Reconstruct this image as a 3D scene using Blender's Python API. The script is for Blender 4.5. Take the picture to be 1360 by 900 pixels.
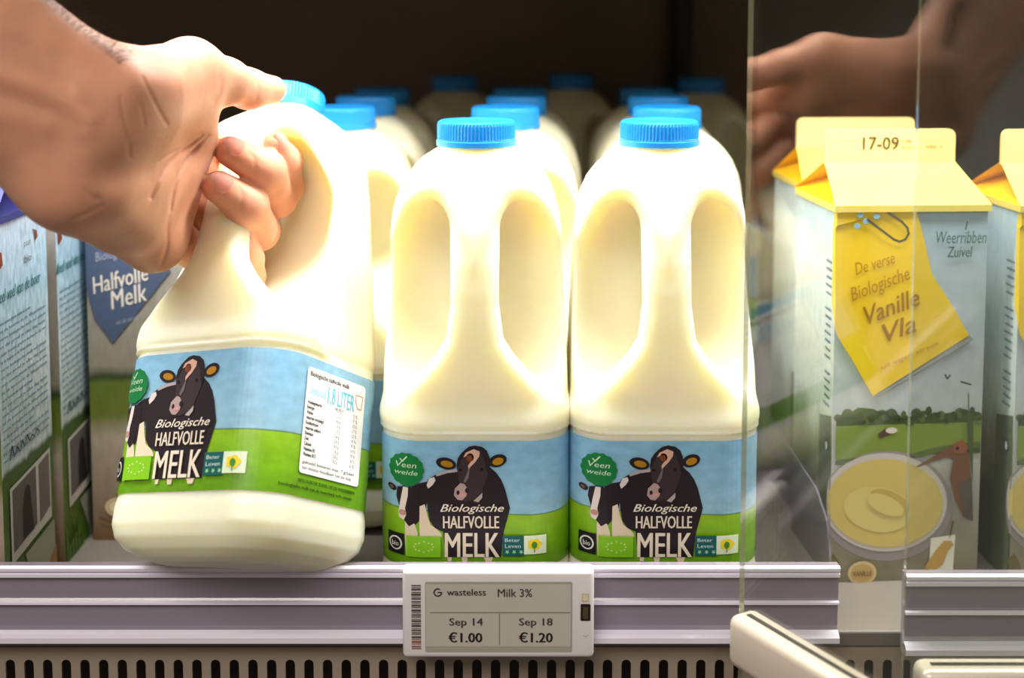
import bpy, bmesh, math, random
import numpy as np
from mathutils import Vector, Matrix
random.seed(7); np.random.seed(7)
for o in list(bpy.data.objects): bpy.data.objects.remove(o)
C = bpy.context.scene.collection
sc = bpy.context.scene
PI = math.pi

# ------------------------------------------------------------------ camera, light, exposure
F, PX, CH, TH = 1740.0, 680.0, 0.30, math.radians(5)
PY = 26 + F*math.tan(TH)
cam = bpy.data.cameras.new('camera'); co = bpy.data.objects.new('camera', cam); C.objects.link(co)
co.location = (0, 0, CH); co.rotation_euler = (PI/2-TH, 0, 0)
cam.sensor_width = 36; cam.lens = 36*F/1360; cam.shift_y = -(450-PY)/1360
cam.clip_start = 0.02; cam.clip_end = 50
cam.dof.use_dof = True; cam.dof.focus_distance = 0.635; cam.dof.aperture_fstop = 5.6
sc.camera = co
w = bpy.data.worlds.new('world'); sc.world = w; w.use_nodes = True
w.node_tree.nodes['Background'].inputs[0].default_value = (0.62, 0.55, 0.47, 1)
w.node_tree.nodes['Background'].inputs[1].default_value = 0.22
sc.view_settings.view_transform = 'Standard'; sc.view_settings.look = 'None'
sc.view_settings.gamma = 1; sc.view_settings.use_curve_mapping = False
sc.view_settings.exposure = 0.0
def area(name, loc, target, sx, sy, energy, col):
    l = bpy.data.lights.new(name, 'AREA'); l.shape = 'RECTANGLE'; l.size = sx; l.size_y = sy
    l.energy = energy; l.color = col
    o = bpy.data.objects.new(name, l); C.objects.link(o); o.location = loc
    d = Vector(target)-Vector(loc); o.rotation_euler = d.to_track_quat('-Z', 'Y').to_euler()
    return o
strip = area('shelf_strip_light', (0.0, 0.652, 0.395), (0.0, 0.655, 0.0), 1.5, 0.03, 7.4, (1.0, 0.97, 0.925))
strip.data.spread = math.radians(128)
area('store_fill_light', (-0.5, -0.95, 1.5), (0, 0.65, 0.15), 1.6, 0.7, 30.0, (1.0, 0.93, 0.85))  # added fill from the camera side, brightens palm and front faces

def ray(px, py, Y):
    a = (px-PX)/F; b = (PY-py)/F
    y = math.cos(TH)+b*math.sin(TH); z = -math.sin(TH)+b*math.cos(TH)
    return Vector((a*Y/y, Y, CH+z*Y/y))

# ------------------------------------------------------------------ materials
def lin(c): return tuple((v/255/12.92 if v/255 <= .04045 else ((v/255+.055)/1.055)**2.4) for v in c)
MC = {}
def mat(name, rgb, rough=.5, spec=.5, metal=0, sss=0, sss_r=(.01,.005,.003), coat=0, noise=0, nscale=50, bump=0, alpha=1, ior=1.45):
    if name in MC: return MC[name]
    m = bpy.data.materials.new(name); m.use_nodes = True; nt = m.node_tree; b = nt.nodes['Principled BSDF']
    c = lin(rgb)+(1,)
    b.inputs['Base Color'].default_value = c; b.inputs['Roughness'].default_value = rough
    b.inputs['Specular IOR Level'].default_value = spec; b.inputs['Metallic'].default_value = metal
    b.inputs['Coat Weight'].default_value = coat; b.inputs['Alpha'].default_value = alpha; b.inputs['IOR'].default_value = ior
    if sss:
        b.inputs['Subsurface Weight'].default_value = sss; b.inputs['Subsurface Radius'].default_value = sss_r
        b.inputs['Subsurface Scale'].default_value = 1.0
    if noise or bump:
        tc = nt.nodes.new('ShaderNodeTexCoord'); n = nt.nodes.new('ShaderNodeTexNoise'); n.inputs['Scale'].default_value = nscale
        n.inputs['Detail'].default_value = 5; nt.links.new(tc.outputs['Object'], n.inputs['Vector'])
        if noise:
            r = nt.nodes.new('ShaderNodeMix'); r.data_type = 'RGBA'
            r.inputs[6].default_value = tuple(min(1, v*(1-noise)) for v in c[:3])+(1,)
            r.inputs[7].default_value = tuple(min(1, v*(1+noise)) for v in c[:3])+(1,)
            nt.links.new(n.outputs[0], r.inputs[0]); nt.links.new(r.outputs[2], b.inputs['Base Color'])
        if bump:
            bp = nt.nodes.new('ShaderNodeBump'); bp.inputs['Strength'].default_value = bump; bp.inputs['Distance'].default_value = .001
            nt.links.new(n.outputs[0], bp.inputs['Height']); nt.links.new(bp.outputs[0], b.inputs['Normal'])
    MC[name] = m; return m
def flat(rgb): return mat('ink_%d_%d_%d' % rgb, rgb, rough=.45, spec=.3)

def ramp_mat(name, stops, uscale=None, rough=.4, wav=.02, nscale=14, fine=0.25):
    """printed picture: colours by height (UV v), with soft noise; stops = [(v, rgb)]"""
    m = bpy.data.materials.new(name); m.use_nodes = True; nt = m.node_tree; b = nt.nodes['Principled BSDF']
    b.inputs['Roughness'].default_value = rough; b.inputs['Specular IOR Level'].default_value = .35
    uv = nt.nodes.new('ShaderNodeUVMap'); uv.uv_map = 'uv'
    sp = nt.nodes.new('ShaderNodeSeparateXYZ'); nt.links.new(uv.outputs[0], sp.inputs[0])
    n = nt.nodes.new('ShaderNodeTexNoise'); n.inputs['Scale'].default_value = nscale; n.inputs['Detail'].default_value = 6
    nt.links.new(uv.outputs[0], n.inputs['Vector'])
    a = nt.nodes.new('ShaderNodeMath'); a.operation = 'MULTIPLY_ADD'; a.inputs[1].default_value = wav; 
    nt.links.new(n.outputs[0], a.inputs[0]); nt.links.new(sp.outputs[1], a.inputs[2])
    s = nt.nodes.new('ShaderNodeMath'); s.operation = 'SUBTRACT'; s.inputs[1].default_value = wav*.5; nt.links.new(a.outputs[0], s.inputs[0])
    cr = nt.nodes.new('ShaderNodeValToRGB'); el = cr.color_ramp.elements
    while len(el) > 1: el.remove(el[0])
    el[0].position = stops[0][0]; el[0].color = lin(stops[0][1])+(1,)
    for p, c in stops[1:]:
        e = el.new(p); e.color = lin(c)+(1,)
    nt.links.new(s.outputs[0], cr.inputs[0])
    n2 = nt.nodes.new('ShaderNodeTexNoise'); n2.inputs['Scale'].default_value = nscale*5; n2.inputs['Detail'].default_value = 6
    nt.links.new(uv.outputs[0], n2.inputs['Vector'])
    mr = nt.nodes.new('ShaderNodeMapRange'); mr.inputs[1].default_value=.3; mr.inputs[2].default_value=.7; mr.inputs[3].default_value = 1-fine; mr.inputs[4].default_value = 1+fine
    nt.links.new(n2.outputs[0], mr.inputs[0])
    mx = nt.nodes.new('ShaderNodeMix'); mx.data_type = 'RGBA'; mx.blend_type = 'MULTIPLY'; mx.inputs[0].default_value = 1
    nt.links.new(cr.outputs[0], mx.inputs[6]); nt.links.new(mr.outputs[0], mx.inputs[7]); nt.links.new(mx.outputs[2], b.inputs['Base Color'])
    return m

# ------------------------------------------------------------------ object helpers
def setp(o, label=None, cat=None, group=None, kind=None):
    for k, v in (('label', label), ('category', cat), ('group', group), ('kind', kind)):
        if v: o[k] = v
    return o
def empty(name, loc, label, cat, group=None, rot=None):
    o = bpy.data.objects.new(name, None); o.empty_display_size = .02; C.objects.link(o); o.location = loc
    if rot: o.rotation_euler = rot
    return setp(o, label, cat, group)
def link_mesh(name, me, parent=None, smooth=False):
    if smooth:
        for p in me.polygons: p.use_smooth = True
    o = bpy.data.objects.new(name, me); C.objects.link(o)
    if parent: o.parent = parent
    return o
def bm_obj(name, bm, mats, parent=None, smooth=False):
    me = bpy.data.meshes.new(name); bm.to_mesh(me); bm.free()
    for m in (mats if isinstance(mats, (list, tuple)) else [mats]): me.materials.append(m)
    return link_mesh(name, me, parent, smooth)
def box(bm, x0, x1, y0, y1, z0, z1, bev=0, seg=2, mi=0):
    g = bmesh.new()
    vs = [g.verts.new((x, y, z)) for z in (z0, z1) for y in (y0, y1) for x in (x0, x1)]
    for f in ((0,2,3,1),(4,5,7,6),(0,1,5,4),(2,6,7,3),(0,4,6,2),(1,3,7,5)): g.faces.new([vs[i] for i in f])
    if bev: bmesh.ops.bevel(g, geom=list(g.edges), offset=bev, segments=seg, profile=.5, affect='EDGES')
    for f in g.faces: f.material_index = mi
    tmp = bpy.data.meshes.new('t'); g.to_mesh(tmp); g.free(); bm.from_mesh(tmp); bpy.data.meshes.remove(tmp)
def extrude_x(bm, prof, x0, x1, mi=0):
    """prof: closed list of (y,z); extrude along x"""
    a = [bm.verts.new((x0, y, z)) for y, z in prof]; b = [bm.verts.new((x1, y, z)) for y, z in prof]
    n = len(prof)
    for i in range(n):
        f = bm.faces.new((a[i], a[(i+1) % n], b[(i+1) % n], b[i])); f.material_index = mi
    bm.faces.new(a[::-1]).material_index = mi; bm.faces.new(b).material_index = mi
    bmesh.ops.recalc_face_normals(bm, faces=bm.faces[:])
def copy_tree(root):
    r = root.copy(); C.objects.link(r)
    for ch in list(root.children):
        c = ch.copy(); C.objects.link(c); c.parent = r
        for g in ch.children:
            d = g.copy(); C.objects.link(d); d.parent = c
    return r

# ------------------------------------------------------------------ implicit surfaces
def smin(a, b, k):
    h = np.maximum(k-np.abs(a-b), 0)/k
    return np.minimum(a, b)-h*h*k*.25
def smax(a, b, k): return -smin(-a, -b, k)
def rcone(P, a, b, ra, rb):
    a = np.array(a); b = np.array(b); ba = b-a
    t = np.clip(((P-a)@ba)/(ba@ba), 0, 1)
    return np.linalg.norm(P-a-t[..., None]*ba, axis=-1)-(ra+(rb-ra)*t)
def poly_sdf(X, Y, pts):
    pts = np.array(pts); n = len(pts); d = np.full(X.shape, 1e9); s = np.ones(X.shape)
    for i in range(n):
        a = pts[i]; b = pts[i-1]; e = b-a; wx = X-a[0]; wy = Y-a[1]
        t = np.clip((wx*e[0]+wy*e[1])/(e@e), 0, 1)
        d = np.minimum(d, (wx-e[0]*t)**2+(wy-e[1]*t)**2)
        c1 = Y >= a[1]; c2 = Y < b[1]; c3 = e[0]*wy > e[1]*wx
        s = np.where((c1 & c2 & c3) | (~c1 & ~c2 & ~c3), -s, s)
    return s*np.sqrt(d)
def surface_nets(V, lo, h):
    nx, ny, nz = V.shape; ins = V < 0
    c = np.zeros((nx-1, ny-1, nz-1), np.int8)
    for i in (0, 1):
        for j in (0, 1):
            for k in (0, 1): c += ins[i:nx-1+i, j:ny-1+j, k:nz-1+k]
    act = (c > 0) & (c < 8); idx = np.full(act.shape, -1, np.int64); ii = np.argwhere(act)
    idx[act] = np.arange(len(ii))
    acc = np.zeros((len(ii), 3)); cnt = np.zeros(len(ii))
    corners = [(i, j, k) for i in (0, 1) for j in (0, 1) for k in (0, 1)]
    for a in corners:
        for ax in range(3):
            if a[ax] == 1: continue
            b = list(a); b[ax] = 1
            va = V[ii[:, 0]+a[0], ii[:, 1]+a[1], ii[:, 2]+a[2]]; vb = V[ii[:, 0]+b[0], ii[:, 1]+b[1], ii[:, 2]+b[2]]
            m = (va < 0) != (vb < 0); t = np.where(m, va/np.where(m, va-vb, 1), 0)
            p = np.array(a, float)[None]+0*acc; p[:, ax] = t
            acc += p*m[:, None]; cnt += m
    verts = (ii+acc/cnt[:, None])*h+np.array(lo)
    quads = []
    for ax in range(3):
        u, v = [(1, 2), (2, 0), (0, 1)][ax]
        A = ins.take(range(0, ins.shape[ax]-1), ax); B = ins.take(range(1, ins.shape[ax]), ax)
        e = np.argwhere(A != B)
        ok = (e[:, u] > 0) & (e[:, v] > 0) & (e[:, u] < V.shape[u]-1) & (e[:, v] < V.shape[v]-1); e = e[ok]
        fl = A[e[:, 0], e[:, 1], e[:, 2]]
        def g(du, dv):
            q = e.copy(); q[:, u] -= du; q[:, v] -= dv; return idx[q[:, 0], q[:, 1], q[:, 2]]
        q = np.stack([g(1, 1), g(0, 1), g(0, 0), g(1, 0)], 1)
        q[~fl] = q[~fl][:, ::-1]; quads.append(q)
    return verts, np.concatenate(quads)
def sdf_mesh(name, fn, lo, hi, h, newton=1):
    lo = np.array(lo); hi = np.array(hi); n = np.ceil((hi-lo)/h).astype(int)+1
    ax = [lo[i]+h*np.arange(n[i]) for i in range(3)]
    q = 4; m = (n+q-1)//q
    cax = [lo[i]+h*(q*np.arange(m[i])+(q-1)/2) for i in range(3)]
    Cc = fn(np.stack(np.meshgrid(*cax, indexing='ij'), -1))
    V = np.repeat(np.repeat(np.repeat(Cc, q, 0), q, 1), q, 2)[:n[0], :n[1], :n[2]].astype(np.float32).copy()
    ii = np.argwhere(np.abs(V) < h*q*1.6)
    for s in range(0, len(ii), 200000):
        c = ii[s:s+200000]; V[c[:, 0], c[:, 1], c[:, 2]] = fn(lo+h*c)
    verts, quads = surface_nets(V, lo, h)
    for _ in range(newton):
        f0 = fn(verts); g = np.stack([(fn(verts+np.eye(3)[i]*2e-4)-f0)/2e-4 for i in range(3)], -1)
        st = f0[:, None]*g/np.maximum((g*g).sum(1), .25)[:, None]
        verts = verts-np.clip(st, -h, h)
    me = bpy.data.meshes.new(name); me.from_pydata(verts.tolist(), [], quads.tolist()); me.update()
    return me

# ------------------------------------------------------------------ printed artwork on curved or boxy faces
class Art:
    def __init__(s): s.parts = []; s.mats = []
    def mi(s, m):
        if m not in s.mats: s.mats.append(m)
        return s.mats.index(m)
    def poly(s, pts, rgb, layer=1): s.parts.append(([Vector(p) for p in pts], [tuple(range(len(pts)))], rgb if not isinstance(rgb, tuple) else flat(rgb), layer))
    def rect(s, x0, y0, x1, y1, rgb, layer=1, r=0):
        if r:
            pts = []
            for cx, cy, a in ((x1-r, y1-r*(1 if y1>y0 else -1), 0), (x0+r, y1-r*(1 if y1>y0 else -1), 90), (x0+r, y0+r*(1 if y1>y0 else -1), 180), (x1-r, y0+r*(1 if y1>y0 else -1), 270)):
                for k in range(5):
                    t = math.radians(a+k*22.5); pts.append((cx+r*math.cos(t), cy+r*math.sin(t)*(1 if y1>y0 else -1)))
            s.poly(pts, rgb, layer)
        else: s.poly([(x0, y0), (x1, y0), (x1, y1), (x0, y1)], rgb, layer)
    def ell(s, cx, cy, rx, ry, rgb, layer=1, rot=0, n=28, wob=0, k=0):
        c, q = math.cos(math.radians(rot)), math.sin(math.radians(rot)); pts = []
        for i in range(n):
            a = 2*PI*i/n; m = 1+wob*math.cos(k*a); x = rx*m*math.cos(a); y = ry*m*math.sin(a)
            pts.append((cx+x*c-y*q, cy+x*q+y*c))
        s.poly(pts, rgb, layer)
    def line(s, pts, wd, rgb, layer=2):
        for a, b in zip(pts, pts[1:]):
            a = Vector(a); b = Vector(b); d = (b-a).normalized(); n = Vector((-d.y, d.x))*wd/2; e = d*wd*.3
            s.poly([a-n-e, b-n+e, b+n+e, a+n-e], rgb, layer)
    def text(s, txt, x0, y0, x1, y1, rgb, layer=3, bold=0, shear=0, rot=0, keep=False):
        """fit txt in the box x0..x1, baseline y0, cap top y1 (v axis may point down)"""
        cu = bpy.data.curves.new('t', 'FONT'); cu.body = txt; cu.shear = shear; cu.resolution_u = 2
        o = bpy.data.objects.new('t', cu); C.objects.link(o); bpy.context.view_layer.update()
        me = bpy.data.meshes.new_from_object(o.evaluated_get(bpy.context.evaluated_depsgraph_get()))
        vs = [v.co.copy() for v in me.vertices]; fs = [tuple(p.vertices) for p in me.polygons]
        bpy.data.objects.remove(o); bpy.data.curves.remove(cu); bpy.data.meshes.remove(me)
        if not vs: return
        mx0 = min(v.x for v in vs); mx1 = max(v.x for v in vs)
        H = .70
        sx = (x1-x0)/(mx1-mx0); sy = (y1-y0)/H
        c, q = math.cos(math.radians(rot)), math.sin(math.radians(rot))
        out = []
        for v in vs:
            x = (v.x-mx0)*sx; y = v.y*sy
            out.append(Vector((x0+x*c-y*q, y0+x*q+y*c)))
        for sh in ((-1, -.33, .33, 1) if bold else (0,)):                          # heavier strokes: overlaid shifted prints
            q_ = Vector((c, q))*sh*bold*abs(sx)*.9
            s.parts.append(([v+q_ for v in out], fs, flat(rgb), layer+(.3*sh if bold else 0)))
    def build(s, conv, surf, cuts=(), base=None, mats0=()):
        """conv: art px -> (u,v) metres ; surf(u,v,off) -> xyz ; cuts: u values to split at"""
        bm = bmesh.new(); mats = list(mats0)
        for vs, fs, m, layer in s.parts:
            if m not in mats: mats.append(m)
            bv = []
            for v in vs:
                u, z = conv(v.x, v.y); bv.append(bm.verts.new((u, z, .0002+layer*.00012)))
            for f in fs:
                try: g = bm.faces.new([bv[i] for i in f]); g.material_index = mats.index(m)
                except ValueError: pass
        bmesh.ops.triangulate(bm, faces=bm.faces[:])
        for f in bm.faces:
            if f.normal.z < 0: f.normal_flip()
        for cu in cuts:
            bmesh.ops.bisect_plane(bm, geom=bm.verts[:]+bm.edges[:]+bm.faces[:], plane_co=(cu, 0, 0), plane_no=(1, 0, 0))
        for v in bm.verts:
            v.co = Vector(surf(v.co.x, v.co.y, v.co.z))
        return bm, mats

# ================================================================== LARGE STRUCTURE
M_shelf = mat('shelf_grey', (116, 108, 102), .45, noise=.06, nscale=30)
M_dark = mat('cabinet_dark', (104, 88, 70), .55, noise=.25, nscale=6)
M_black = mat('upright_black', (12, 10, 9), .5)
bm = bmesh.new(); box(bm, -.9, .9, .6215, 1.37, -.008, 0, .001)
setp(bm_obj('shelf_board', bm, M_shelf), kind='structure')
bm = bmesh.new(); box(bm, -.9, .9, 1.37, 1.39, -.35, .75); setp(bm_obj('wall_back', bm, M_dark), kind='structure')
bm = bmesh.new(); box(bm, -.9, .9, .64, 1.37, .405, .425, .001)
setp(bm_obj('shelf_above', bm, M_dark), kind='structure')
bm = bmesh.new(); box(bm, -.92, -.9, .30, 1.39, -.35, .75); setp(bm_obj('wall_left', bm, mat('side_panel', (186, 188, 184), .5)), kind='structure')  # unseen side panel, lengthened and lightened to show in the door's reflection
bm = bmesh.new(); box(bm, .9, .92, .64, 1.39, -.35, .75); setp(bm_obj('wall_right', bm, M_dark), kind='structure')
bm = bmesh.new(); box(bm, .163, .185, 1.34, 1.369, 0.001, .404, .002); box(bm, .169, .179, 1.335, 1.341, .005, .40, .001)
setp(bm_obj('trim_1', bm, M_black), kind='structure')
# perforated front panel of the air duct under the shelf edge
bm = bmesh.new(); P = .00923; sw = .0047; z_top, z_bot, zs = -.0085, -.075, -.0150
yp0, yp1 = .6225, .6240
n = 160; x = -.37+.0019
rr = sw/2
for i in range(n):
    xc = x+i*P; a = xc-P/2; b = xc+P/2
    for Y, flip in ((yp0, 0), (yp1, 1)):
        arc = [(xc+rr*math.cos(t), zs-rr+rr*math.sin(t)) for t in [PI*k/8 for k in range(9)]]  # right to left over the top
        arcb = [(xc-rr*math.cos(t), -.062-rr*math.sin(t)) for t in [PI*k/8 for k in range(9)]]
        left = [(a, z_top), (xc, z_top)]+[p for p in arc[4:]]+[p for p in arcb[:5]]+[(xc, z_bot), (a, z_bot)]
        right = [(xc, z_top), (b, z_top), (b, z_bot), (xc, z_bot)]+arcb[4:]+arc[:5]
        for pl in (left, right):
            vs = [bm.verts.new((px_, Y, pz)) for px_, pz in pl]; bm.faces.new(vs)
    ring = [(xc+rr*math.cos(t), zs-rr+rr*math.sin(t)) for t in [PI*k/8 for k in range(9)]]+[(xc-rr*math.cos(t), -.062-rr*math.sin(t)) for t in [PI*k/8 for k in range(9)]]
    for k in range(len(ring)):
        p, q = ring[k], ring[(k+1) % len(ring)]
        bm.faces.new([bm.verts.new(v) for v in ((p[0], yp0, p[1]), (q[0], yp0, q[1]), (q[0], yp1, q[1]), (p[0], yp1, p[1]))])
bmesh.ops.remove_doubles(bm, verts=bm.verts[:], dist=1e-6)
M_panel = mat('duct_panel', (156, 140, 124), .5, noise=.08, nscale=20)
setp(bm_obj('vent_panel', bm, M_panel), kind='structure')
bm = bmesh.new(); box(bm, -.9, .9, .66, .665, -.2, -.009); setp(bm_obj('vent_backing', bm, mat('duct_inside', (70, 60, 54), .6)), kind='structure')
bm = bmesh.new(); box(bm, -.9, .9, .6225, .66, -.2, -.076); setp(bm_obj('vent_base', bm, M_panel), kind='structure')

# ================================================================== BOTTLE
R_ = .022; HW = .0472; HD = .0500
zt = np.array([0, .0015, .005, .010, .016, .024, .027, .0285, .094, .0955, .098, .104, .146, .1735, .188, .201, .2095, .2177, .2240, .2284, .2315, .2335, .235, .26])
wt = np.array([.0310, .0365, .0425, .0464, .0479, .0478, .0474, .0472, .0472, .0468, .0470, .0473, .0461, .0447, .0442, .0430, .0408, .0371, .0325, .0280, .0235, .0205, .0190, .0185])
dt = wt*(HD/HW); dt[:9] = wt[:9]+(HD-HW)
def smooth_pts(p, n=6):
    out = []
    for i in range(len(p)-1):
        a, b, c, d = (np.array(p[max(i-1, 0)]), np.array(p[i]), np.array(p[i+1]), np.array(p[min(i+2, len(p)-1)]))
        for k in range(n):
            t = k/n; out.append(tuple(.5*(2*b+(c-a)*t+(2*a-5*b+4*c-d)*t*t+(3*b-a-3*c+d)*t**3)))
    return out+[tuple(p[-1])]
SCOOP = [(-.12, .071)]+smooth_pts([(-.054, .0985), (-.030, .111), (-.010, .126), (.004, .147), (.008, .168), (.005, .188), (-.006, .203), (-.020, .212), (-.036, .214)])+[(-.12, .214)]
YFZ = [.09, .0985, .11, .13, .15, .165, .18, .195, .207, .217, .226, .235]; YFV = [.0505, .0499, .0499, .0498, .0493, .0478, .0450, .0412, .0368, .0318, .0255, .0185]
def bottle_sdf(Pt):
    x = Pt[..., 0]; y = Pt[..., 1]; z = Pt[..., 2]
    hw = np.interp(z, zt, wt); hd = np.interp(z, zt, dt)
    r = np.minimum(np.interp(z, [0, .10, .15, .20, .235], [R_, R_, .030, .036, .019]), hw-.0004)
    qx = np.abs(x)-hw+r; qy = np.abs(y)-hd+r
    body = np.minimum(np.maximum(qx, qy), 0)+np.hypot(np.maximum(qx, 0), np.maximum(qy, 0))-r
    sl = np.interp(z, [0, .01, .195, .21, .235], [1.0, 1, 1, .8, .62]); body = body*sl
    body0 = body
    yfv = np.interp(z, YFZ, YFV)
    body = np.where(z > .14, smax(body, (-y-yfv-np.abs(x)**2*2.2-.0006)*.8, .008), body)
    # hand hold: the front of the upper body is scooped away ...
    sc_ = poly_sdf(y+.026*np.minimum(np.abs(x)/.0455, 1.2)**4, z, SCOOP)*.8
    arch = (z-(.2135-.034*((np.abs(x)-.022)/.022)**2))*.62
    sc_ = smax(sc_, arch, .010)
    out = smax(body, -sc_, .009)
    # ... and the grip bridges it, flaring into the front slope
    w_ = np.interp(z, [.090, .0975, .1041, .1122, .123, .1334, .142, .16, .20, .212, .222], [.052, .051, .0475, .0395, .0285, .0195, .0143, .0120, .0124, .0145, .020])
    yf = -yfv
    th = np.interp(z, [.09, .10, .12, .14, .20, .22], [.020, .018, .011, .009, .0095, .012])
    r2 = np.minimum(w_, th)*np.interp(z, [.10, .125, .15], [.30, .55, .85])
    gx = np.abs(x)-w_+r2; gy = np.abs(y-(yf+th))-th+r2
    gr = np.minimum(np.maximum(gx, gy), 0)+np.hypot(np.maximum(gx, 0), np.maximum(gy, 0))-r2
    gr = smax(gr*.75, body0+.0002, .003)
    gr = smax(gr, smax(.088-z, z-.222, .003), .004)
    out = smin(out, gr, .007)
    out = np.where(z < .0965, body0, out)
    neck = np.maximum(np.hypot(x, y)-.0183, np.maximum(z-.2385, .22-z)); out = np.minimum(out, neck)
    # seam line above the label
    out = out+.0005*np.exp(-((z-.0985)/.0012)**2)
    return np.maximum(out, -z)
me_b = sdf_mesh('bottle_body', bottle_sdf, (-.052, -.055, -.004), (.052, .055, .243), .0012)
M_milk = mat('milk_bottle', (252, 243, 214), rough=.33, spec=.45, sss=1.0, sss_r=(.014, .0112, .0058))
me_b.materials.append(M_milk)

def perim(u):
    """arc length from front centre -> point and normal on the label cross-section"""
    L1 = HW-R_; A = R_*PI/2; L2 = 2*(HD-R_); s = 1 if u >= 0 else -1; t = abs(u)
    if t < L1: p, n_ = (t, -HD), (0, -1)
    elif t < L1+A:
        a = (t-L1)/R_; p = (HW-R_+R_*math.sin(a), -HD+R_-R_*math.cos(a)); n_ = (math.sin(a), -math.cos(a))
    elif t < L1+A+L2: p, n_ = (HW, -HD+R_+(t-L1-A)), (1, 0)
    elif t < L1+2*A+L2:
        a = (t-L1-A-L2)/R_; p = (HW-R_+R_*math.cos(a), HD-R_+R_*math.sin(a)); n_ = (math.cos(a), math.sin(a))
    else: p, n_ = (HW-R_-(t-L1-2*A-L2), HD), (0, 1)
    return (p[0]*s, p[1]), (n_[0]*s, n_[1])
def bsurf(u, v, off):
    p, n_ = perim(u); off += .0005
    return (p[0]+n_[0]*off, p[1]+n_[1]*off, v)
def x2u(x):
    s = 1 if x > 0 else -1; t = abs(x); L1 = HW-R_
    if t <= L1: return x
    q = min((t-L1)/R_, 1.0); return s*(L1+R_*math.asin(q)) if q < .999 else s*(L1+R_*PI/2)
K1 = 7.83e-5
def bconv(cx, cy):
    if cx > 5000: u = (cx-6000)*1e-4   # side panel coordinates: 0.1 mm units
    else: u = x2u((cx-644)*K1)
    return u, .093-(cy-78)*8.1e-5
A = Art()
DK = (38, 28, 34); DK2 = (58, 46, 50); CR = (222, 205, 180)
# little cow on the left
A.poly([(250,360),(300,335),(350,325),(352,420),(335,500),(305,560),(270,600),(240,560)], DK, 1)
A.poly([(205,560),(262,575),(285,650),(290,720),(275,720),(262,680),(240,670),(232,800),(212,800),(205,690)], CR, 1)
A.poly([(160,372),(200,362),(240,362),(290,380),(300,450),(285,520),(262,590),(232,612),(200,575),(172,500),(152,430)], DK, 2)
A.poly([(197,366),(228,366),(226,420),(208,500),(215,540),(200,575),(172,562),(166,530),(180,450)], (226,214,206), 3)
A.ell(193,528,24,18,(190,140,130),4)
A.ell(126,382,28,20,DK,2,20); A.ell(124,382,14,10,(120,80,70),3,20)
# big cow
A.poly([(548,246),(470,255),(400,280),(350,312),(335,360),(343,430),(347,500),(360,570),(392,615),(445,640),(450,700),(470,800),(810,800),(820,700),(828,640),(850,560),(868,490),(852,430),(836,370),(812,312),(780,268),(745,238),(650,215)], DK, 2)
A.poly([(400,276),(470,252),(540,246),(545,262),(470,272),(405,292)], (170,160,165), 3)
A.poly([(342,345),(358,305),(390,296),(398,318),(380,345),(352,368)], (214,204,200), 3)
A.poly([(298,480),(330,466),(346,540),(366,595),(410,628),(432,650),(436,670),(330,668),(322,800),(302,800),(296,600)], CR, 3)
A.ell(465,210,64,36,DK,4,12); A.ell(470,213,40,20,(168,120,24),5,12)
A.ell(790,193,58,38,DK,4,-18); A.ell(792,197,36,22,(176,126,26),5,-18)
A.poly([(583,126),(608,106),(645,98),(690,106),(722,130),(738,170),(742,222),(726,290),(704,350),(684,402),(644,432),(590,448),(548,442),(524,412),(526,370),(548,330),(540,280),(530,230),(538,180),(558,150)], DK2, 4)
A.poly([(583,126),(608,106),(645,98),(690,106),(722,130),(738,170),(742,222),(730,280),(716,230),(700,170),(672,132),(630,118),(590,150),(560,190),(545,230),(532,225),(538,180),(558,150)], DK, 5)
A.poly([(574,172),(590,142),(640,120),(678,136),(674,166),(650,200),(628,222),(606,246),(604,222),(632,184),(624,156),(600,160)], (212,170,150), 6)
A.ell(616,172,24,26,(120,62,34),6)
A.poly([(606,246),(616,232),(606,300),(586,330),(574,322),(592,280)], (110,98,104), 6)
A.poly([(556,332),(580,338),(604,372),(592,414),(566,440),(536,436),(514,408),(520,366)], (176,150,146), 6)
A.ell(596,378,12,16,DK,7); A.ell(540,392,10,15,DK,7); A.ell(566,405,26,10,(210,150,150),7)
A.ell(556,250,8,8,(12,8,8),7); A.ell(690,246,8,8,(12,8,8),7)
A.poly([(636,444),(664,420),(694,392),(692,424),(668,452)], (176,166,160), 6)
A.poly([(470,800),(500,800),(496,826),(474,826)], CR, 3); A.poly([(560,800),(600,800),(596,830),(566,830)], CR, 3); A.poly([(700,800),(760,800),(750,830),(715,830)], CR, 3)
# words
A.text('Biologische', 428, 510, 828, 462, (236,226,208), 8, bold=.012, shear=.35)
A.text('HALFVOLLE', 446, 614, 798, 536, (228,216,196), 8, bold=.03)
A.text('MELK', 458, 796, 800, 640, (230,218,198), 8, bold=.022)
# round green badge
A.ell(220,252,104,102,(20,118,58),8,n=72,wob=.03,k=14)
A.text('Veen', 158, 240, 282, 205, (190,222,190), 9, bold=.01, shear=.2)
A.text('weide', 150, 285, 288, 255, (190,222,190), 9, bold=.01, shear=.2)
A.line([(185,190),(198,204),(224,172)], 8, (190,222,190), 9)
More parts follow.
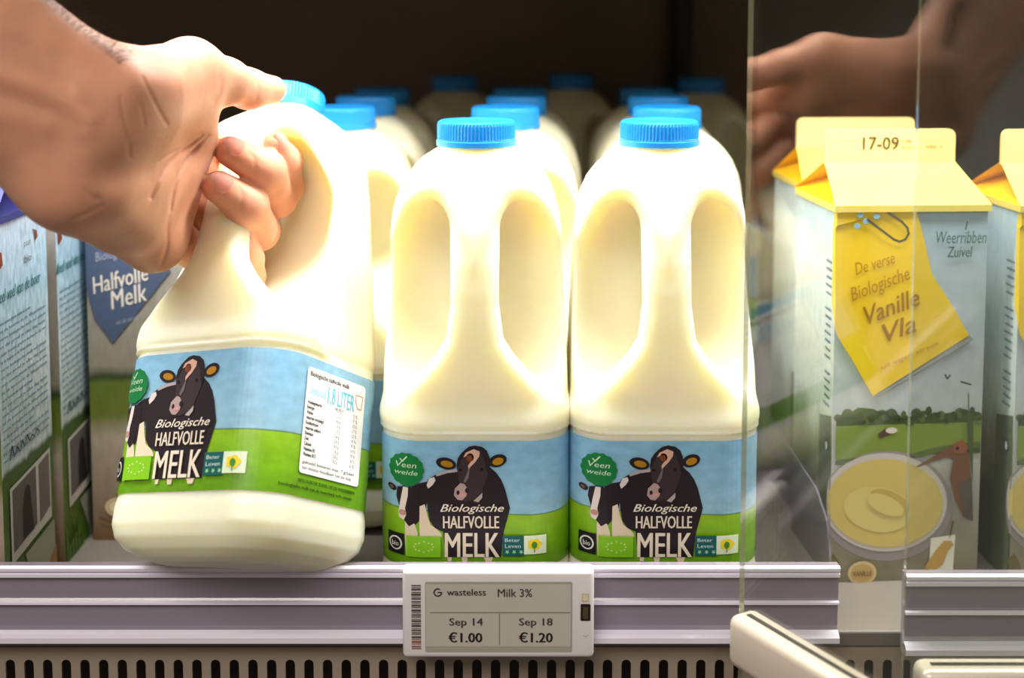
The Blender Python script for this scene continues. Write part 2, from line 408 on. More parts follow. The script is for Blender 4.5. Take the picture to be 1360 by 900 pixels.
# leaf flag, black round mark, animal-welfare mark
A.rect(218,666,430,798,(126,190,30),8)
for i in range(12):
    t = 2*PI*i/12; A.ell(324+58*math.cos(t), 732+34*math.sin(t)*(1 if i%2 else .8), 6, 6, (196,226,140), 9, n=5)
A.rect(104,660,204,792,(26,24,26),7); A.ell(152,726,40,44,(226,224,220),8); A.ell(152,726,31,35,(26,24,26),9)
A.text('bio', 132, 742, 172, 710, (226,224,220), 10, bold=.02)
A.rect(820,662,956,790,(24,92,92),7); A.text('Beter', 836, 700, 930, 678, (200,226,222), 8); A.text('Leven', 836, 738, 936, 714, (200,226,222), 8)
for i in range(3): A.ell(850+44*i, 764, 11, 11, (150,206,150), 8, n=10, wob=.35, k=5, rot=18)
A.rect(956,662,1090,780,(222,236,206),7); A.ell(1020,718,42,34,(238,214,34),8,n=20,wob=.12,k=5); A.ell(1018,722,17,22,(70,140,50),9); A.line([(1018,730),(1018,766)],6,(70,140,50),9)
# nutrition table on the side (u in 0.1 mm + 6000)
ux = lambda m: 6000+m*1e4
def cy_of(z): return 78+(.093-z)/8.1e-5
A.rect(ux(.0615), cy_of(.0395), ux(.1130), cy_of(.0885), (246,246,242), 3, r=22)
A.text('Biologische halfvolle melk', ux(.064), cy_of(.0845), ux(.098), cy_of(.0868), (40,40,44), 4, bold=.01)
A.text('inhoud', ux(.065), cy_of(.0760), ux(.078), cy_of(.0800), (120,200,220), 4)
A.text('1,8 LITER', ux(.080), cy_of(.0745), ux(.1035), cy_of(.0825), (90,190,220), 4, bold=.015)
for i, t in enumerate(['Voedingswaarde', 'Energie', 'Vetten', 'waarvan verzadigd', 'Koolhydraten', 'waarvan suikers', 'Eiwitten', 'Zout', 'Calcium', 'Vitamine B2', 'Vitamine B12']):
    z = .0715-i*.0024
    A.text(t, ux(.0635), cy_of(z), ux(.0635+len(t)*.00085), cy_of(z+.0016), (60,60,66), 4, bold=.01)
    A.text('%d,%d g' % (i*7 % 5, i*3 % 9), ux(.0885), cy_of(z), ux(.0925), cy_of(z+.0016), (110,110,116), 4)
    A.text('%d %%' % (i*5 % 23+2), ux(.1035), cy_of(z), ux(.1075), cy_of(z+.0016), (110,110,116), 4)
A.text('per 100 ml', ux(.087), cy_of(.0738-.0012), ux(.0945), cy_of(.0738+.0003), (60,60,66), 4)
A.text('gekoeld bewaren max. 7 graden', ux(.0635), cy_of(.0440), ux(.108), cy_of(.0455), (80,80,84), 4)
A.text('ten minste houdbaar tot zie dop', ux(.0635), cy_of(.0415), ux(.106), cy_of(.0430), (80,80,84), 4)
A.line([(ux(.105), cy_of(.0790)), (ux(.107), cy_of(.0765)), (ux(.110), cy_of(.0765)), (ux(.111), cy_of(.083)), (ux(.1045), cy_of(.083)), (ux(.105), cy_of(.079))], 5, (180,120,110), 4)
A.text('BIOLOGISCHE ZUIVEL UIT DE WEERRIBBEN', ux(.062), cy_of(.0355), ux(.110), cy_of(.0370), (30,60,20), 3, bold=.01)
A.text('biologische melk van de boerderij volle smaak', ux(.050), cy_of(.0325), ux(.108), cy_of(.0340), (30,60,20), 3, bold=.01)
cuts = [i*.003 for i in range(-50, 51)]
bm, mats = A.build(bconv, bsurf, cuts, mats0=[ramp_mat('label_landscape', [(0, (96,150,14)), (.18, (118,172,20)), (.30, (126,178,24)), (.43, (138,182,34)), (.438, (66,104,60)), (.446, (142,186,206)), (.60, (140,186,212)), (1, (130,182,214))], wav=.02, nscale=2.5, fine=.12)])
# sleeve under the print; UV u = arc length in metres*10, v = 0..1 bottom to top
uvl = bm.loops.layers.uv.new('uv'); z0, z1 = .0290, .0933
tot = 2*(HW-R_)+2*PI*R_+2*(HD-R_)*1+2*(HD-R_)+2*(HW-R_)
half = (HW-R_)*2+PI*R_+2*(HD-R_)
us = [(-half+2*half*i/140) for i in range(141)]
for a, b in zip(us, us[1:]):
    for j in range(6):
        c0, c1 = z0+(z1-z0)*j/6, z0+(z1-z0)*(j+1)/6
        vs = [bm.verts.new(bsurf(u, v, 0)) for u, v in ((a, c0), (b, c0), (b, c1), (a, c1))]
        f = bm.faces.new(vs); f.material_index = 0
        for l, (u, v) in zip(f.loops, ((a, c0), (b, c0), (b, c1), (a, c1))): l[uvl].uv = (u*10, (v-z0)/(z1-z0)+.02*math.sin(u*40))
me_l = bpy.data.meshes.new('label'); bm.to_mesh(me_l); bm.free()
for m in mats: me_l.materials.append(m)
# cap: ribbed skirt, tamper band, dished top
def cap_mesh():
    bm = bmesh.new(); N = 144
    prof = [(.0198, .2350, 0), (.0209, .2350, 0), (.0209, .2378, 0), (.0203, .2381, 0), (.0203, .2386, 0), (.0205, .2389, 1), (.0204, .2458, 1), (.0199, .2472, 0), (.0188, .2479, 0), (.0170, .2478, 0), (.0165, .2474, 0), (.0001, .2474, 0)]
    rings = []
    for r, z, rib in prof:
        rings.append([bm.verts.new(((r-(.00045 if rib and i % 2 else 0))*math.cos(2*PI*i/N), (r-(.00045 if rib and i % 2 else 0))*math.sin(2*PI*i/N), z)) for i in range(N)])
    for a, b in zip(rings, rings[1:]):
        for i in range(N): bm.faces.new((a[i], a[(i+1) % N], b[(i+1) % N], b[i]))
    bm.faces.new(rings[-1]); bm.faces.new(rings[0][::-1])
    me = bpy.data.meshes.new('cap'); bm.to_mesh(me); bm.free(); return me
me_c = cap_mesh(); M_cap = mat('cap_blue', (30, 134, 212), .32, spec=.5, sss=.3, sss_r=(.001, .002, .003)); me_c.materials.append(M_cap)
MILK_G = 'milk bottles on the chilled shelf'
proto = empty('milk_bottle', (-.0185, .68, 0), 'plastic milk bottle with blue cap upright at front of shelf, directly above the price display', 'milk bottle', MILK_G)
link_mesh('bottle_body', me_b, proto, True); link_mesh('label', me_l, proto); link_mesh('cap', me_c, proto)
del proto['group']
rows = [
 (.0768, .680, 0, 'upright front milk bottle with blue cap standing against the glass door edge'),
 (-.1030, .789, 0, 'milk bottle right behind the lifted bottle, its cap beside the lifted cap'),
 (-.0040, .789, 0, 'milk bottle first behind the middle front bottle, blue cap peeking right'),
 (.0935, .789, 0, 'milk bottle first behind the right front bottle, its cap just above the front cap'),
 (-.1005, .899, 0, 'dimmer milk bottle second in line behind the lifted bottle'),
 (.0030, .899, 0, 'milk bottle second in line behind the middle front bottle'),
 (.1005, .899, 0, 'milk bottle second in line behind the right front bottle'),
 (-.1000, 1.009, 1, 'dark milk bottle third in line behind the lifted bottle'),
 (.0065, 1.009, 0, 'dim milk bottle third in line behind the middle front bottle'),
 (.1040, 1.009, 0, 'dim milk bottle third in line behind the right front bottle'),
 (-.0530, 1.215, 0, 'darkest milk bottle far back between the left and middle lines'),
 (.0560, 1.245, 0, 'dark milk bottle far back between the middle and right lines'),
 (.1700, 1.180, 3, 'dark milk bottle far back in front of the black upright'),
]
for X, Y, a, lab in rows:
    o = copy_tree(proto); o.location = (X, Y, 0); o.rotation_euler = (0, 0, math.radians(a)); o['label'] = lab
    if Y > .7: o['group'] = 'milk bottles in the rows behind'
held = copy_tree(proto)
held['label'] = 'milk bottle being lifted, tilted and turned, gripped by the hand'
Rm = Matrix(((0.9017, 0.431, 0.033), (-0.406, 0.8183, 0.4069), (0.1484, -0.3803, 0.9129)))
HT = Vector((-0.1311, 0.6108, 0.0369))
piv = Vector((-.14, .615, .13)); HT += Vector((0, 0, .002))
held.matrix_world = Matrix.Translation(piv) @ Matrix.Rotation(math.radians(-3.5), 4, 'X') @ Matrix.Translation(-piv) @ Matrix.Translation(HT) @ Rm.normalized().to_4x4()

# ================================================================== HAND AND ARM
def Pt(px, py, Y): return np.array(ray(px, py, Y))
def S(px, py, Y, R): return Pt(px, py, Y), R*Y/F*1.03
def seg(P, a, b): 
    (pa, ra), (pb, rb) = S(*a), S(*b); return rcone(P, pa, pb, ra, rb)
def chain(P, pts, k=.004):
    d = None
    for a, b in zip(pts, pts[1:]):
        s = seg(P, a, b); d = s if d is None else smin(d, s, k)
    return d
W1 = (142, 128, .552, 51); W2 = (118, 180, .560, 62); W3 = (96, 236, .552, 52)
FORE = [((-150,-72,.53,66), W1), ((-165,-20,.535,78), W2), ((-180,30,.53,66), W3)]
PALM = [(W1, (252,92,.612,36)), ((178,148,.572,62), (240,126,.612,40)), (W2, (232,172,.634,44)), (W2, (224,215,.642,46)), (W2, (216,262,.642,42)),
        (W3, (204,318,.630,44)), (W3, (170,275,.590,46)), ((240,156,.62,38), (236,175,.64,38)), ((150,200,.584,62),(190,215,.620,56))]
THUMB = [(252,92,.612,37), (300,108,.634,29), (330,118,.650,25), (361,119,.665,18)]
FING = {
 'middle': [(232,205,.655,30), (318,262,.690,24), (368,262,.675,24), (352,226,.650,25), (306,201,.640,20)],
 'ring':   [(228,255,.655,30), (300,312,.683,24), (345,306,.668,24), (328,272,.644,26), (290,248,.634,21)],
 'little': [(224,305,.650,28), (285,360,.672,20), (332,366,.664,18), (328,344,.656,20), (322,316,.650,17)],
 'index':  [(238,165,.655,30), (330,235,.695,22), (381,248,.684,20), (379,215,.668,20), (366,192,.660,16)],
}
CREASE = [([(200,262),(210,240),(224,218),(244,198),(268,180)], .0016, 1.3), ([(226,280),(230,255),(238,228),(254,203),(276,180)], .0015, 1.2),
          ([(214,350),(222,325),(222,300),(226,280)], .0010, 1.2), ([(160,130),(165,160),(170,185),(172,208)], .0008, 1.0), ([(190,104),(200,125),(212,148),(222,165)], .0007, .9),
          ([(176,118),(186,140),(192,166)], .0006, .8), ([(210,215),(225,205),(240,198)], .0007, .8), 
          ([(112,252),(122,262),(132,264)], .0007, 1.5), ([(98,290),(114,284),(136,272)], .0007, 1.2), ([(284,134),(292,122),(294,106)], .0007, 1.4), ([(340,130),(343,118),(340,108)], .0004, 1.2),
          ([(331,202),(338,212),(338,226)], .0006, 1.4), ([(318,250),(322,262),(318,276)], .0006, 1.4)]
VALLEY = [([(150,232),(185,222),(215,212),(245,200)], .0030, 12)]
BUMPS = [([(190,110),(235,110)], .0020, 14), ([(190,310),(170,285)], .0015, 14), ([(-20,95),(20,108),(60,122),(95,140),(118,160)], .0016, 8), ([(-20,150),(30,158),(60,168)], .0010, 9), ([(100,130),(112,150),(118,170)], .0012, 8)]
def hand_sdf(Pg):
    d = None
    for a, b in FORE: s = seg(Pg, a, b); d = s if d is None else smin(d, s, .03)
    for a, b in PALM: d = smin(d, seg(Pg, a, b), .016)
    d = smin(d, chain(Pg, THUMB), .008)
    # joint bulges of the thumb
    for k in ('index', 'middle', 'ring', 'little'):
        d = smin(d, chain(Pg, FING[k], .005), .0022)
    y = Pg[..., 1]; z = Pg[..., 2]-CH
    dep = y*math.cos(TH)-z*math.sin(TH); up = y*math.sin(TH)+z*math.cos(TH)
    u = PX+F*Pg[..., 0]/dep; v = PY-F*up/dep
    for sign, L in ((1, CREASE), (-1, BUMPS), (1.6, VALLEY)):
        acc = 0
        for pl, dp, wd in L:
            q = None; pl = smooth_pts(pl, 3)
            for a, b in zip(pl, pl[1:]):
                e = (b[0]-a[0], b[1]-a[1]); t = np.clip(((u-a[0])*e[0]+(v-a[1])*e[1])/(e[0]**2+e[1]**2), 0, 1)
                s = np.hypot(u-a[0]-t*e[0], v-a[1]-t*e[1]); q = s if q is None else np.minimum(q, s)
            acc = np.maximum(acc, dp*(.62 if sign == 1 else 1)*np.exp(-(q/(wd*1.9+.6))**2)*(y < .66))
        d = d+(1 if sign > 0 else -1)*acc
    return d
me_h = sdf_mesh('hand', hand_sdf, (-.335, .49, .135), (-.10, .712, .395), .0009)
M_skin = mat('skin', (222, 160, 129), .5, spec=.35, sss=.35, sss_r=(.007, .003, .0015), noise=.22, nscale=60, bump=.55)
me_h.materials.append(M_skin)
arm = link_mesh('person_hand', me_h, None, True)
setp(arm, 'bare right hand and hairy forearm from the left, gripping the milk bottle handle', 'hand')
# nails
def nail(px, py, Y, ang, lw, ww, nx=0, nz=.3, lift=.0):
    bm = bmesh.new(); N = 10; Mx = 8; g = []
    for i in range(N+1):
        row = []
        for j in range(Mx+1):
            a = -1+2*i/N; b = -1+2*j/Mx
            bb = b*math.sqrt(max(0, 1-max(0, (abs(a)-.45)/.55)**2*.75))
            zz = -.35*bb*bb-.12*a*a
            row.append(bm.verts.new((a*lw, bb*ww, zz*ww)))
        g.append(row)
    for i in range(N):
        for j in range(Mx): bm.faces.new((g[i][j], g[i+1][j], g[i+1][j+1], g[i][j+1]))
    r = bmesh.ops.solidify(bm, geom=bm.faces[:], thickness=.0006); bmesh.ops.recalc_face_normals(bm, faces=bm.faces[:])
    o = bm_obj('nail', bm, mat('nail', (248, 200, 186), .3, spec=.5), arm, True)
    n = Vector((nx, -1, nz)).normalized(); t = Vector((math.cos(math.radians(ang)), 0, math.sin(math.radians(ang)))); t = (t-n*t.dot(n)).normalized()
    b = n.cross(t); o.matrix_world = Matrix.Translation(ray(px, py, Y)) @ Matrix((t, b, n)).transposed().to_4x4()
    return o
NAILS = [(309,193,.6325,-28,.0058,.0043,-.15,.5), (292,241,.6262,-27,.0062,.0046,-.15,.48), (373,186,.6545,-55,.0045,.0030,.1,.3), (325,322,.6435,-60,.0042,.0032,.1,.1)]
bpy.context.view_layer.update()
for q in NAILS: nail(*q)
# forearm hair along the upper edge
bm = bmesh.new()
for i in range(620):
    t = random.random(); px_ = 45+115*t; py_ = (px_-60)*.83+random.uniform(-3, 7)
    b = Pt(px_, py_, .55)
    # march from the camera side on to the skin
    Ys = np.linspace(.49, .60, 60); pts = np.array([Pt(px_, py_, Y) for Y in Ys]); dd = hand_sdf(pts); k = int(np.argmin(dd)) if dd.min() > 0 else int(np.argmax(dd < 0))
    if dd[k] > .0012: continue
    p = Vector(pts[k]); dr = Vector((.6+random.uniform(-.3, .3), random.uniform(-.3, .2), random.uniform(.2, 1.0))).normalized(); L = random.uniform(.006, .014)
    p2 = p+dr*L*.5; p3 = p2+(dr+Vector((.35, 0, -.35))).normalized()*L*.5; wv = Vector((.00007, 0, .00007)); wy = Vector((0, .00007, 0))
    for w_ in (wv, wy):
        a1, a2, b1, b2, c1 = (bm.verts.new(v) for v in (p-w_, p+w_, p2-w_*.8, p2+w_*.8, p3)); bm.faces.new((a1, a2, b2, b1)); bm.faces.new((b1, b2, c1))
h = bm_obj('arm_hair', bm, mat('hair', (64, 40, 26), .6), arm); h['kind'] = 'stuff'

# ================================================================== CARTONS
def carton(name, x0, x1, y0, y1, ztop, cols, art_front=None, art_side=None, side='left', label='', cat='carton', group=None, rz=0, fin_in=.004, bodymat=None, frontmat=None, sidemat=None):
    """gable-top carton; local origin at bottom centre"""
    cx, cy = (x0+x1)/2, (y0+y1)/2; hw, hd = (x1-x0)/2, (y1-y0)/2
    root = empty(name, (cx, cy, 0), label, cat, group, (0, 0, math.radians(rz)))
    zr, zf = ztop+.0185, ztop+.0368
    surf = {}
    def sf(u, v, off):            # u from left front edge: >=0 on front face, <0 on left side
        if u < 0: return (-hw-off, -hd-u, v)
        if u <= 2*hw: return (-hw+u, -hd-off, v)
        return (hw+off, -hd+(u-2*hw), v)
    art, conv = art_front
    bm, mats = art.build(conv, sf, (0, 2*hw), mats0=[frontmat, sidemat])
    uvl = bm.loops.layers.uv.new('uv')
    def quad(pts, uvs, mi):
        f = bm.faces.new([bm.verts.new(p) for p in pts]); f.material_index = mi
        for l, q in zip(f.loops, uvs): l[uvl].uv = q
    U = [(0,0),(1,0),(1,1),(0,1)]
    bz = .0015
    quad([(-hw,-hd,0),(hw,-hd,0),(hw,-hd,ztop),(-hw,-hd,ztop)], U, 0)
    quad([(-hw,hd,0),(-hw,-hd,0),(-hw,-hd,ztop),(-hw,hd,ztop)], U, 1)
    quad([(hw,-hd,0),(hw,hd,0),(hw,hd,ztop),(hw,-hd,ztop)], U, 1)
    quad([(hw,hd,0),(-hw,hd,0),(-hw,hd,ztop),(hw,hd,ztop)], U, 0)
    quad([(-hw,hd,0),(hw,hd,0),(hw,-hd,0),(-hw,-hd,0)], U, 0)
    bm_obj('carton_body', bm, mats, root)
    # gable
    bm = bmesh.new(); o = .0013; t = .0011; r = hw-fin_in
    X, Yd = hw+o, hd+o
    def face(*p, mi=0): f = bm.faces.new([bm.verts.new(q) for q in p]); f.material_index = mi
    face((-X,-Yd,ztop),(X,-Yd,ztop),(r,-t,zr),(-r,-t,zr)); face((X,Yd,ztop),(-X,Yd,ztop),(-r,t,zr),(r,t,zr))
    zl = ztop-.0035                                                           # short painted skirt
    face((-X,-Yd,zl),(X,-Yd,zl),(X,-Yd,ztop),(-X,-Yd,ztop)); face((X,Yd,zl),(-X,Yd,zl),(-X,Yd,ztop),(X,Yd,ztop))
    for s in (-1, 1):
        face((s*X,-Yd,zl),(s*X,Yd,zl),(s*X,Yd,ztop),(s*X,-Yd,ztop))
        tip = (s*(r-.022), 0, zr-.001)                                         # side flaps folded inwards
        face((s*X,-Yd,ztop),(s*X,Yd,ztop),tip, mi=1); face((s*X,-Yd,ztop),(s*r,-t,zr),tip, mi=1); face((s*X,Yd,ztop),(s*r,t,zr),tip, mi=1)
    bmesh.ops.remove_doubles(bm, verts=bm.verts[:], dist=1e-5)
    bm_obj('gable_top', bm, [cols[0], cols[1]], root)
    bm = bmesh.new()
    box(bm, -r, r, -t, t, zr-.001, zf, .0)
    ce = [e for e in bm.edges if abs(e.verts[0].co.x-e.verts[1].co.x) < 1e-6 and abs(e.verts[0].co.z-e.verts[1].co.z) < 1e-6 and min(v.co.z for v in e.verts) > zf-1e-4]
    bmesh.ops.bevel(bm, geom=ce, offset=.004, segments=5, profile=.5, affect='EDGES')
    fin = bm_obj('top_seam', bm, cols[2], root)
    return root, fin, (hw, hd, zr, zf, t, r)

def handwriting_note(A, pts, rgb, layer=2): A.poly(pts, rgb, layer)
def px_conv(pxl, pxr, ytop, ybot, width, ztop):
    return lambda x, y: ((x-pxl)/(pxr-pxl)*width, ztop*(1-(y-ytop)/(ybot-ytop)))
ZT = ray(1200, 272, .68).z
def vla_art(date=True):
    A = Art()
    # field strip: tree line and meadow
    A.poly([(1100,600),(1100,548),(1115,545),(1130,536),(1150,538),(1165,545),(1190,550),(1215,552),(1240,545),(1262,548),(1280,550),(1300,546),(1300,600)], (70,92,52), 1)
    A.poly([(1100,604),(1100,560),(1300,558),(1300,585),(1240,590),(1200,602),(1160,606)], (126,148,62), 2)
    A.poly([(1092,548),(1040,560),(1040,772),(1092,772)], (96,104,80), 1)
    for i in range(46):
        A.ell(1102+i*4.3, 549+4*math.sin(i*1.7)-3*math.sin(i*.5), 6+2*math.sin(i*2.3), 5+2.5*math.sin(i*3.1), (62,82,46) if i % 3 else (84,104,60), 3, n=8)
    A.poly([(1100,606),(1130,602),(1165,606),(1200,600),(1240,590),(1300,584),(1300,592),(1240,598),(1200,608),(1100,612)], (92,112,54), 3)
    # grebe in flight + small birds
    A.poly([(1157,572),(1168,564),(1182,566),(1176,572),(1160,578)], (90,70,60), 3); A.ell(1176,567,8,4,(224,214,206),4)
    A.line([(1248,494),(1251,500),(1255,495)],2,(40,46,60),3); A.line([(1270,504),(1284,508)],2,(60,60,60),3); A.line([(1281,520),(1283,560)],1.5,(90,96,70),3)
    # bowl of custard
    A.ell(1172,668,92,74,(150,140,142),3,6,40); A.ell(1170,663,86,66,(206,196,190),4,6,40); A.ell(1170,664,80,59,(214,190,112),5,6,40)
    A.ell(1160,672,48,30,(222,202,128),6,12); A.ell(1176,662,30,14,(198,172,92),7,25); A.ell(1170,666,28,12,(222,202,128),8,25)
    # wading bird with a long bill
    A.poly([(1210,616),(1245,596),(1262,586),(1276,588),(1284,602),(1288,640),(1290,690),(1278,684),(1266,660),(1258,632),(1262,606),(1250,604),(1214,616)], (120,78,56), 9)
    A.poly([(1262,586),(1274,580),(1282,592),(1276,600),(1262,598)], (150,84,60), 10)
    A.poly([(1270,640),(1288,630),(1292,690),(1280,686)], (90,82,80), 10); A.ell(1267,592,2.5,2.5,(20,16,14),11)
    A.line([(1264,690),(1260,712)],2,(80,60,50),9)
    A.poly([(1278,545),(1288,545),(1290,640),(1284,600)], (70,86,50), 8)
    # chick card
    A.poly([(1234,712),(1268,708),(1266,762),(1232,762)], (240,234,222), 9); A.poly([(1226,752),(1240,730),(1252,716),(1262,716),(1266,722),(1258,730),(1252,748),(1240,756)], (206,160,84), 10)
    # round mark
    A.poly([(1092,738),(1100,730),(1108,742),(1112,758),(1096,758)], (110,100,60), 6)
    A.ell(1140,757,20,16,(214,190,140),8); A.ell(1140,757,16,12,(196,164,106),9); A.text('VANILLE',1127,761,1153,754,(110,84,50),10,bold=.02)
    # cloudy sky patches
    # brand
    A.text('Weerribben',1230,322,1299,306,(52,104,84),4,bold=.0,shear=.15); A.text('Zuivel',1246,340,1280,326,(52,104,84),4,bold=.01,shear=.15); A.line([(1270,304),(1272,294)],2,(52,104,84),4)
    # yellow note folded round the corner
    A.poly([(1146,528),(1152,524),(1286,448),(1278,442)], (158,160,156), 3)
    A.poly([(1086,300),(1092,272),(1201,272),(1214,318),(1226,362),(1258,408),(1279,443),(1149,521),(1118,470),(1098,440),(1086,400)], (243,203,40), 4)
    INK = (186,138,24)
    A.text('De verse',1122,362,1178,346,INK,6,shear=.3,rot=-16)
    A.text('Biologische',1118,396,1202,378,INK,6,shear=.3,rot=-20)
    A.text('Vanille',1140,426,1216,402,(168,118,26),6,bold=.012,shear=.3,rot=-19)
    A.text('Vla',1166,450,1210,426,(168,118,26),6,bold=.012,shear=.3,rot=-19)
    A.text('uit eigen streek',1160,486,1246,480,INK,6,shear=.3,rot=-22)
    # paper clip
    clip = [(1124,272),(1178,314)]; g = (94,88,70)
    arc = []
    for k in range(9):
        t = math.radians(40+k*-22.5); 
    A.line([(1136,290),(1144,296),(1172,316),(1180,319),(1188,316),(1192,309),(1190,301),(1182,293),(1150,272)],3,g,8)
    A.line([(1123,272),(1132,278)],3,g,8)
    for x, y in ((1126,284),(1134,292),(1122,298),(1148,286)): A.ell(x,y,5,4,(150,190,216),7,n=6)
    # side: rows of small writing
    for i in range(26):
        y = 350+i*10.5
        if i in (5, 13, 19): continue
        A.text(['verse melk van de boer','uit de Weerribben zuivel','met liefde gemaakt hier','koel bewaren na openen'][i % 4], 1058+(i % 3)*1.5, y, 1084, y-4.6, (90,120,140), 3, bold=.015)
    A.ell(1076,592,7,9,(60,60,60),3); A.ell(1076,592,4,6,(206,214,214),4)
    return A
M_sky = ramp_mat('carton_sky', [(0, (120,112,96)), (.06, (150,142,120)), (.2, (170,166,158)), (.36, (196,198,196)), (.45, (190,196,200)), (.7, (186,196,208)), (1, (176,198,218))], wav=.05, nscale=3, fine=.06)
M_sky2 = ramp_mat('carton_side', [(0, (74,84,62)), (.2, (96,104,82)), (.36, (150,160,130)), (.45, (206,216,212)), (.8, (214,224,230)), (1, (180,206,226))], wav=.15, nscale=4, fine=.1)
Y_A = mat('gable_yellow', (244, 218, 104), .3); Y_B = mat('gable_flap_yellow', (246, 196, 30), .4); Y_C = mat('seam_pale_yellow', (224, 204, 146), .42)
conv = px_conv(1095, 1301, 272, 770, .081, ZT)
def vla(xl, y0, label, group=None, rz=0):
    return carton('custard_carton', xl, xl+.081, y0, y0+.074, ZT, (Y_A, Y_B, Y_C), (vla_art(), conv), label=label, group=group, rz=rz, frontmat=M_sky, sidemat=M_sky2)
def date_text(root, fin, dims, txt, sub):
    hw, hd, zr, zf, t, r = dims
    A = Art(); A.text(txt, -.0155, zr+.0072, .0045, zr+.0142, (84, 66, 26), 1, bold=.01)
    A.text('11:04', .0062, zr+.0105, .0112, zr+.0130, (150,126,60), 1); A.text('A2 B13 D', .0062, zr+.0075, .0150, zr+.0095, (150,126,60), 1)
    A.text('PAK 2', .020, zr+.0078, .029, zr+.0095, (150,126,60), 1)
    A.line([(-r+.003, zr+.0125), (r-.003, zr+.0125)], .0003, (250, 232, 170), 0)
    bm, mats = A.build(lambda x, y: (x, y), lambda u, v, off: (u, -t-off, v))
    me = bpy.data.meshes.new('m'); bm.to_mesh(me); bm.free()
    bm2 = bmesh.new(); bm2.from_mesh(fin.data); n0 = len(fin.data.materials)
    nf = len(bm2.faces); bm2.from_mesh(me); bm2.faces.ensure_lookup_table()
    for f in bm2.faces[nf:]: f.material_index += n0
    bm2.to_mesh(fin.data); bm2.free()
    for m in mats: fin.data.materials.append(m)
r1 = vla(.1672, .680, 'front yellow-topped custard carton stamped 17-09, behind the glass door edges', rz=3.5); date_text(*r1, '17-09', '')
r2 = vla(.1705, .765, 'yellow-topped custard carton right behind the one stamped 17-09', rz=2)
r3 = vla(.2640, .680, 'yellow-topped custard carton cut by the right edge of the photo', rz=3); 

# --- milk cartons on the left
ZL = ray(30, 278, .655).z
M_navy = mat('gable_navy', (38, 44, 110), .4); M_navy2 = mat('gable_flap_navy', (26, 28, 78), .4); M_navyc = mat('seam_white', (206, 212, 226), .4)
M_m1 = ramp_mat('milk_carton_side', [(0, (70,104,30)), (.2, (76,104,40)), (.34, (66,96,38)), (.37, (60,84,44)), (.385, (190,200,200)), (.6, (188,204,210)), (.8, (150,188,210)), (1, (176,200,222))], wav=.05, nscale=5, fine=.25)
M_m2 = ramp_mat('milk_carton_front_shaded', [(0, (110,80,50)), (.06, (132,112,88)), (.3, (172,160,142)), (.36, (104,116,48)), (.45, (96,112,44)), (.47, (50,64,34)), (.50, (140,134,120)), (.8, (148,146,138)), (1, (150,154,158))], wav=.03, nscale=4, fine=.1)  # upper greys darkened: shade of hand and lifted bottle put into the print
def left_art():
    """u>2*hw is the right side face (7 mm units of px: 0..70)"""
    A = Art()
    O = 2000   # side face px offset
    A.text('puur', O+38, 317, O+48, 309, (90,84,70), 3); A.text('bio', O+38, 336, O+48, 327, (90,84,70), 3)
    A.poly([(O+50,300),(O+57,304),(O+58,312),(O+54,316),(O+54,306)], (110,60,30), 3); A.poly([(O+2,308),(O+8,312),(O+9,326),(O+3,332)], (120,60,30), 3)
    A.text('heel veel van de boer', O+0, 367, O+60, 353, (50,110,110), 3, bold=.015, shear=.2)
    for i in range(19):
        y = 392+i*8.6
        A.text(['onze koeien grazen buiten in de wei', 'bij de boeren in de Weerribben', 'verse biologische melk vol smaak', 'en dat proef je elke dag weer'][i % 4], O+2, y, O+(66 if i % 5 else 44), y-4.0, (80,130,150), 3, bold=.01)
    for x in range(6): A.line([(O+10+x*7, 548-x), (O+13+x*7, 534+(x*5 % 7)), (O+16+x*7, 548-x)], 1.4, (60,60,60), 3)
    A.poly([(O+8,580),(O+66,574),(O+66,660),(O+8,668)], (196,190,182), 3); A.poly([(O+11,584),(O+44,580),(O+44,650),(O+11,656)], (96,90,88), 4); A.poly([(O+48,582),(O+64,578),(O+64,645),(O+48,652)], (110,102,98), 4)
    A.poly([(O+24,652),(O+24,615),(O+27,598),(O+31,592),(O+35,598),(O+36,615),(O+39,652)], (42,36,40), 5)
    A.poly([(O+26,672),(O+70,666),(O+72,772),(O+36,772),(O+40,720)], (150,150,132), 3); A.poly([(O+6,738),(O+32,732),(O+32,752),(O+6,758)], (120,190,40), 4)
    A.poly([(O+50,720),(O+72,700),(O+72,772),(O+46,772)], (150,110,60), 4)
    for i in range(10): A.line([(O+4+i*2.2, 772), (O+2+i*2.6, 690+(i*13 % 30))], 1.6, (50,86,26) if i % 2 else (104,140,50), 3)
    # front: navy note with the name
    A.poly([(0,300),(78,300),(92,340),(115,378),(34,472),(10,440),(0,400)], (72,86,112), 3)
    A.text('De verse', 12, 346, 50, 336, (150,160,180), 5, shear=.3, rot=-12); A.text('Biologische', 14, 366, 68, 354, (150,160,180), 5, shear=.3, rot=-12)
    A.text('Halfvolle', 10, 408, 88, 386, (214,208,196), 5, bold=.015, shear=.3, rot=-14)
    A.text('Melk', 34, 428, 86, 404, (214,208,196), 5, bold=.015, shear=.3, rot=-14)
    A.text('uit de streek', 40, 448, 72, 442, (150,160,180), 5, shear=.3, rot=-14)
    A.ell(35,690,18,13,(214,190,150),4); A.ell(35,690,11,8,(236,222,190),5); A.ell(44,704,9,6,(110,150,60),5); A.line([(10,704),(40,716)],3,(120,80,50),5)
    return A
def left_conv(w, d):
    def f(x, y):
        z = ZL*(1-(y-272)/(735-272))
        if x >= 1900: return w+1e-6+(x-2000)/72*d, z
        return x/172*w, z
    return f
def milkc(xr, y0, label, rz=0, front=M_m2):
    return carton('milk_carton', xr-.072, xr, y0, y0+.070, ZL, (M_navy, M_navy2, M_navyc), (left_art(), left_conv(.072, .070)), label=label, rz=rz, frontmat=front, sidemat=M_m1)
